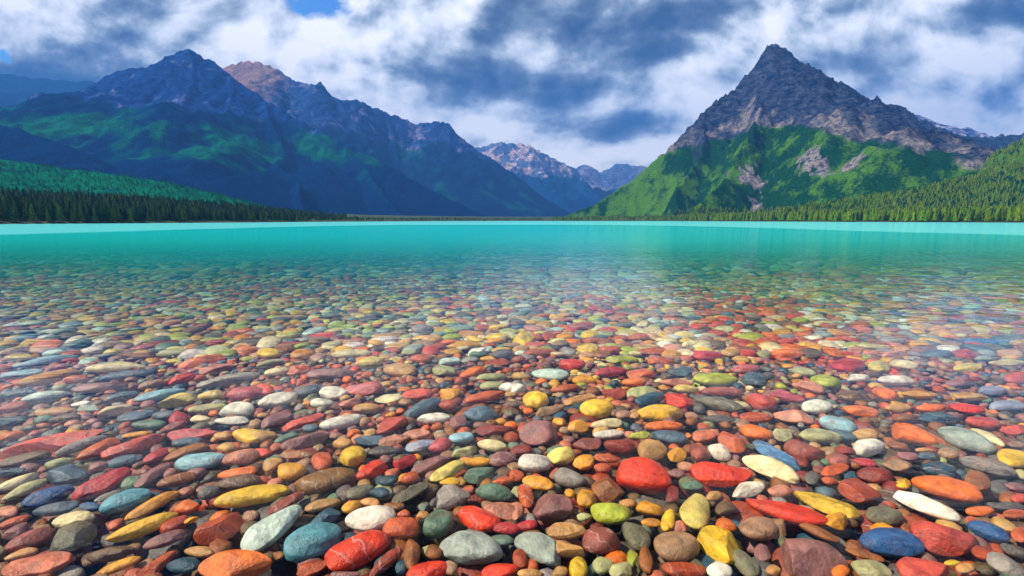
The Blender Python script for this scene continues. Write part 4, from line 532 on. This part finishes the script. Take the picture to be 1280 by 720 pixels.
# labels: size, colour, shape, what lies next to it, part of the bed
def shape_word(q):
    k = q['a'] / q['b']
    return 'long narrow' if k > 2.1 else ('oval' if k > 1.35 else 'round')
def size_word(q): return 'very large' if q['L'] > 78 else 'large' if q['L'] > 52 else 'medium' if q['L'] > 34 else 'small'
def zone(q):
    h = ('far left', 'left', 'left centre', 'centre', 'right centre', 'right', 'far right')[min(6, max(0, int(q['px'] / 1280 * 7)))]
    v = 'front row' if q['py'] > 655 else 'second row' if q['py'] > 590 else 'middle' if q['py'] > 520 else 'back'
    return h, v
def rel(q, o):
    dx, dy = o['px'] - q['px'], o['py'] - q['py']
    if abs(dx) > abs(dy) * 1.5: return 'left of' if dx > 0 else 'right of'
    return 'above' if dy > 0 else 'below'
seen = set()
ORD = ['', 'second ', 'third ', 'fourth ', 'fifth ', 'sixth ']
for q in singles:
    cw = CODE[q['cc']][1]
    nb = sorted((o for o in singles if o is not q), key=lambda o: math.hypot(o['px'] - q['px'], (o['py'] - q['py']) * 1.4))
    h, vv = zone(q)
    lab = None
    for i in range(0, 5):
        for j in range(i + 1, 6):
            n0, n1_ = nb[i], nb[j]
            L = '%s %s %s stone %s a %s one and %s a %s one' % (size_word(q), cw, shape_word(q), rel(q, n0), CODE[n0['cc']][1], rel(q, n1_), CODE[n1_['cc']][1])
            w = len(L.split())
            if w + len(h.split()) <= 16: L += ', ' + h; w += len(h.split())
            if w <= 16 and L not in seen: lab = L; break
        if lab: break
    if not lab:
        for n0 in nb[:12]:
            L = '%s %s stone %s the %s one, %s %s' % (size_word(q), cw, rel(q, n0), CODE[n0['cc']][1], vv, h)
            if L not in seen: lab = L; break
    if not lab: lab = '%s %s stone, %s %s' % (size_word(q), cw, vv, h)
    seen.add(lab)
    v, fc = stone_shape(5 if q['L'] > 60 else 4, rng)
    c_ = .6 * min(q['a'], q['b'])
    v = place_stone(v, 0, 0, 0, q['a'], q['b'], c_, q['th'], rng.normal(0, .04, 2))
    me = mesh_from('stone', v, fc, True, {'stone_colour': np.tile(vary(CODE[q['cc']][0], rng, .04), (len(v), 1)), 'stone_seed': np.full(len(v), rng.uniform())}, sm)
    o = link('stone', me, None, (q['x'], q['y'], q['z']))
    tag(o, lab, 'stone', 'rounded stones on the lake bed')

# ------------------------------------------------------------------ conifers
tm, N = mat('conifer_needles')
oi = N.node('ShaderNodeAttribute', attribute_name='needle_colour').outputs['Color']
pos = N.node('ShaderNodeNewGeometry').outputs['Position']
nn = N.noise(pos, 1.6, 4, .7)
tc = N.mix(N.mapr(nn, .35, .7), N.mix(1, oi, (.5, .55, .5), 'MULTIPLY'), N.mix(1, oi, (1.4, 1.35, 1.2), 'MULTIPLY'))
bs = N.node('ShaderNodeBsdfPrincipled', {'Base Color': tc, 'Roughness': .85, 'Specular IOR Level': .15})
tl = N.node('ShaderNodeBsdfTranslucent', {'Color': tc})
ms = N.node('ShaderNodeMixShader', {0: .25, 1: bs.outputs[0], 2: tl.outputs[0]})
N.node('ShaderNodeOutputMaterial', {'Surface': ms.outputs[0]})
bk, N = mat('conifer_bark')
bs = N.node('ShaderNodeBsdfPrincipled', {'Base Color': N.mix(N.noise(N.node('ShaderNodeNewGeometry').outputs['Position'], 8, 4), tuple(lin(60, 46, 36)), tuple(lin(110, 88, 70))), 'Roughness': .9})
N.node('ShaderNodeOutputMaterial', {'Surface': bs.outputs[0]})

def crown(tiers, pts, r, width=.19):
    """crown of a conifer 1 m tall: drooping ragged whorls of boughs, as triangles"""
    V = []; Fc = []
    z0 = .10
    for k in range(tiers):
        t0 = k / tiers; zt = z0 + (1 - z0) * min(1, (k + 1.75) / (tiers + .4)); zb = z0 + (1 - z0) * t0
        rad = width * (1 - t0) ** .82 * r.uniform(.82, 1.12) + .008
        top = len(V); V.append((r.normal(0, .004), r.normal(0, .004), min(zt, 1.0)))
        ph = r.uniform(0, 6.28); n = max(5, pts - (k * pts) // (2 * tiers)) * 2
        base = len(V)
        for i in range(n):
            an = ph + i / n * 2 * math.pi + r.normal(0, .09); tip = (i % 2 == 0)
            rr = rad * (r.uniform(.78, 1.22) if tip else r.uniform(.34, .52))
            V.append((rr * math.cos(an), rr * math.sin(an), zb - (.022 if tip else -.03) + r.normal(0, .008)))
        for i in range(n): Fc.append((top, base + i, base + (i + 1) % n))
    return np.array(V), np.array(Fc)
def trunk_mesh():
    V = []; Fc = []; n = 6
    for k, (z, rr) in enumerate(((-.04, .020), (.12, .016), (.55, .010), (.98, .002))):
        for i in range(n): V.append((rr * math.cos(i / n * 6.283), rr * math.sin(i / n * 6.283), z))
    for k in range(3):
        for i in range(n): Fc.append((k * n + i, k * n + (i + 1) % n, (k + 1) * n + (i + 1) % n, (k + 1) * n + i))
    return np.array(V), np.array(Fc)
HI = [crown(9, 9, rng, rng.uniform(.15, .21)) for _ in range(10)]
LO = [crown(5, 5, rng, rng.uniform(.17, .23)) for _ in range(8)]
spec = {s['main']: s for s in SPECS}
def land_h(x, y):
    h = ground_h(x, y)
    for k in ('green_left', 'foothill', 'right_hill', 'right_main'):
        b = spec[k]['box']; ins = (x > b[0]) & (x < b[1]) & (y > b[2]) & (y < b[3])
        if ins.any():
            hh = np.full(x.shape, -1e3); hh[ins] = mountain_h(x[ins], y[ins], spec[k]); h = np.maximum(h, hh)
    return h
def scatter(n, az0, az1, d0, d1, seed):
    """points behind the bank: heading in degrees, distance past the shoreline"""
    r = np.random.default_rng(seed)
    az = np.radians(r.uniform(az0, az1, n)); s = d0 + (d1 - d0) * r.uniform(0, 1, n) ** .8
    rr = np.interp(az, SH_AZ, SH_R) * 1.02 + s
    return rr * np.sin(az), rr * np.cos(az), s
trees = []
def add_trees(n, az0, az1, d0, d1, seed, side, hh, maxh=1e9, stands=False):
    x, y, s = scatter(n, az0, az1, d0, d1, seed); z = land_h(x, y); r = np.random.default_rng(seed + 1)
    nz = fbm(x / 25, y / 25, 3)
    ok = np.ones(n, bool)
    if side == 'right' and d1 > 100:      # the hill is wooded, the mountain behind it is not
        ok = (z < 14) | (mountain_h(x, y, spec['right_hill']) > mountain_h(x, y, spec['right_main']) - 1)
    for i in range(n):
        if z[i] > maxh or not ok[i]: continue
        if stands and nz[i] < r.uniform(-.5, .25): continue
        px, py, dd = project(x[i], y[i], z[i])
        h = (1 - .62 * min(1, max(0, (px - 300) / 170)) if side == 'left' else 1) * r.uniform(*hh) * (1 + .25 * nz[i]) * (1.0 if r.uniform() < .8 else r.uniform(.6, 1.25))
        trees.append(dict(x=x[i], y=y[i], z=z[i], h=h, px=px, py=py, dd=dd, vis=h * 560 / dd, side=side, s=s[i], nz=nz[i]))
add_trees(460, -51, -24, -.5, 14, 21, 'left', (4.6, 7.4))
add_trees(2300, -52, -20, 8, 130, 22, 'left', (4.4, 7.6))
add_trees(1500, -38, 4, 0, 60, 27, 'left', (4.5, 7.0))
add_trees(4500, -53, -28, 60, 420, 29, 'slope', (2.2, 3.6), 70)
add_trees(800, 24, 51, -.5, 16, 23, 'right', (4.5, 7.4))
add_trees(5000, 22, 52, 8, 110, 24, 'right', (4.2, 7.4))
add_trees(26000, 20, 53, 50, 320, 25, 'right', (2.9, 4.8), 110)
add_trees(3500, 9, 30, 10, 120, 26, 'right', (2.4, 4.2), 25, True)
add_trees(1100, 5, 24, -.5, 40, 28, 'right', (3.4, 5.5))
def tree_col(q, r):
    if q['side'] == 'slope': c = lin(34, 132, 74)
    elif q['side'] == 'left':
        c = lin(30, 68, 26) if r.uniform() < .5 else lin(78, 104, 34)
    else:
        u = r.uniform(); c = lin(98, 138, 22) if u < .45 else (lin(124, 150, 30) if u < .8 else lin(30, 74, 26))
    return c * r.uniform(.75, 1.3)
front = [q for q in trees if 4 < q['px'] < 1276 and q['s'] < 16]
front.sort(key=lambda q: -(q['vis'] - q['s'] * .35))
NI = 260
ind = front[:NI]; idset = set(id(q) for q in ind)
trunk_me = mesh_from('trunk', *trunk_mesh(), True, None, bk)
crown_pool = {}
def crown_me(k, side, ci):
    key = (k, side, ci)
    if key not in crown_pool:
        r = np.random.default_rng(hash((k, ci, len(side))) % 9999)
        v, fc = HI[k]; c = tree_col({'side': side}, r)
        crown_pool[key] = mesh_from('crown', v, fc, False, {'needle_colour': np.tile(c, (len(v), 1))}, tm)
    return crown_pool[key]
cnt = {'left': 0, 'right': 0}
def ordinal(n): return '%d%s' % (n, 'th' if 10 <= n % 100 <= 20 else {1: 'st', 2: 'nd', 3: 'rd'}.get(n % 10, 'th'))
sides = {sd: sorted((q for q in ind if q['side'] == sd), key=lambda q: q['px']) for sd in ('left', 'right')}
for sd, lst in sides.items():
    for i, q in enumerate(lst):
        e = bpy.data.objects.new('conifer', None); COL.objects.link(e)
        e.location = (q['x'], q['y'], q['z'] - .1); e.rotation_euler = (0, 0, rng.uniform(0, 6.28)); w = rng.uniform(.85, 1.2) * q['h']
        e.scale = (w, w, q['h'])
        link('trunk', trunk_me, e); link('crown', crown_me(int(rng.integers(10)), sd, int(rng.integers(4))), e)
        hw = 'tall' if q['h'] > 6.6 else 'short' if q['h'] < 5.4 else 'middling'
        if sd == 'left': lab = '%s dark conifer at the left shore waterline, %s from the left edge' % (hw, ordinal(i + 1))
        else: lab = '%s green conifer at the right shore waterline, %s from the right edge' % (hw, ordinal(len(lst) - i))
        tag(e, lab, 'tree', 'conifers along the %s shore' % sd)
V = []; Fc = []; C_ = []; nv = 0
for q in trees:
    if id(q) in idset: continue
    v, fc = (HI if q['vis'] > 13 else LO)[int(rng.integers(8))]
    an = rng.uniform(0, 6.28); cs, sn = math.cos(an), math.sin(an); w = rng.uniform(.85, 1.25) * q['h']
    vv = np.c_[(v[:, 0] * cs - v[:, 1] * sn) * w + q['x'], (v[:, 0] * sn + v[:, 1] * cs) * w + q['y'], v[:, 2] * q['h'] + q['z'] - .1]
    V.append(vv); Fc.append(fc + nv); nv += len(v); C_.append(np.tile(tree_col(q, rng), (len(v), 1)))
fo = link('forest', mesh_from('forest', np.concatenate(V), np.concatenate(Fc), False, {'needle_colour': np.concatenate(C_)}, tm))
tag(fo, 'dense conifer forest covering both shores and the right hillside', 'forest', kind='stuff')

# ------------------------------------------------------------------ air
HAZE = 0.0003
if HAZE > 0:
    hm, N = mat('haze_air')
    pv = N.node('ShaderNodeVolumePrincipled', {'Color': (.09, .33, 1.0, 1), 'Density': HAZE, 'Anisotropy': .0, 'Absorption Color': (0, 0, 0, 1)})
    N.node('ShaderNodeOutputMaterial', {'Volume': pv.outputs[0]})
    x0, x1, y0, y1, z0, z1 = -3700, 3700, -3700, 3710, -14, 860
    v = np.array([(x, y, z) for z in (z0, z1) for y in (y0, y1) for x in (x0, x1)])
    f = np.array([(0, 2, 3, 1), (4, 5, 7, 6), (0, 1, 5, 4), (2, 6, 7, 3), (0, 4, 6, 2), (1, 3, 7, 5)])
    tag(link('haze', mesh_from('haze', v, f, False, None, hm)), 'thin blue haze in the mountain air', 'haze', kind='stuff')
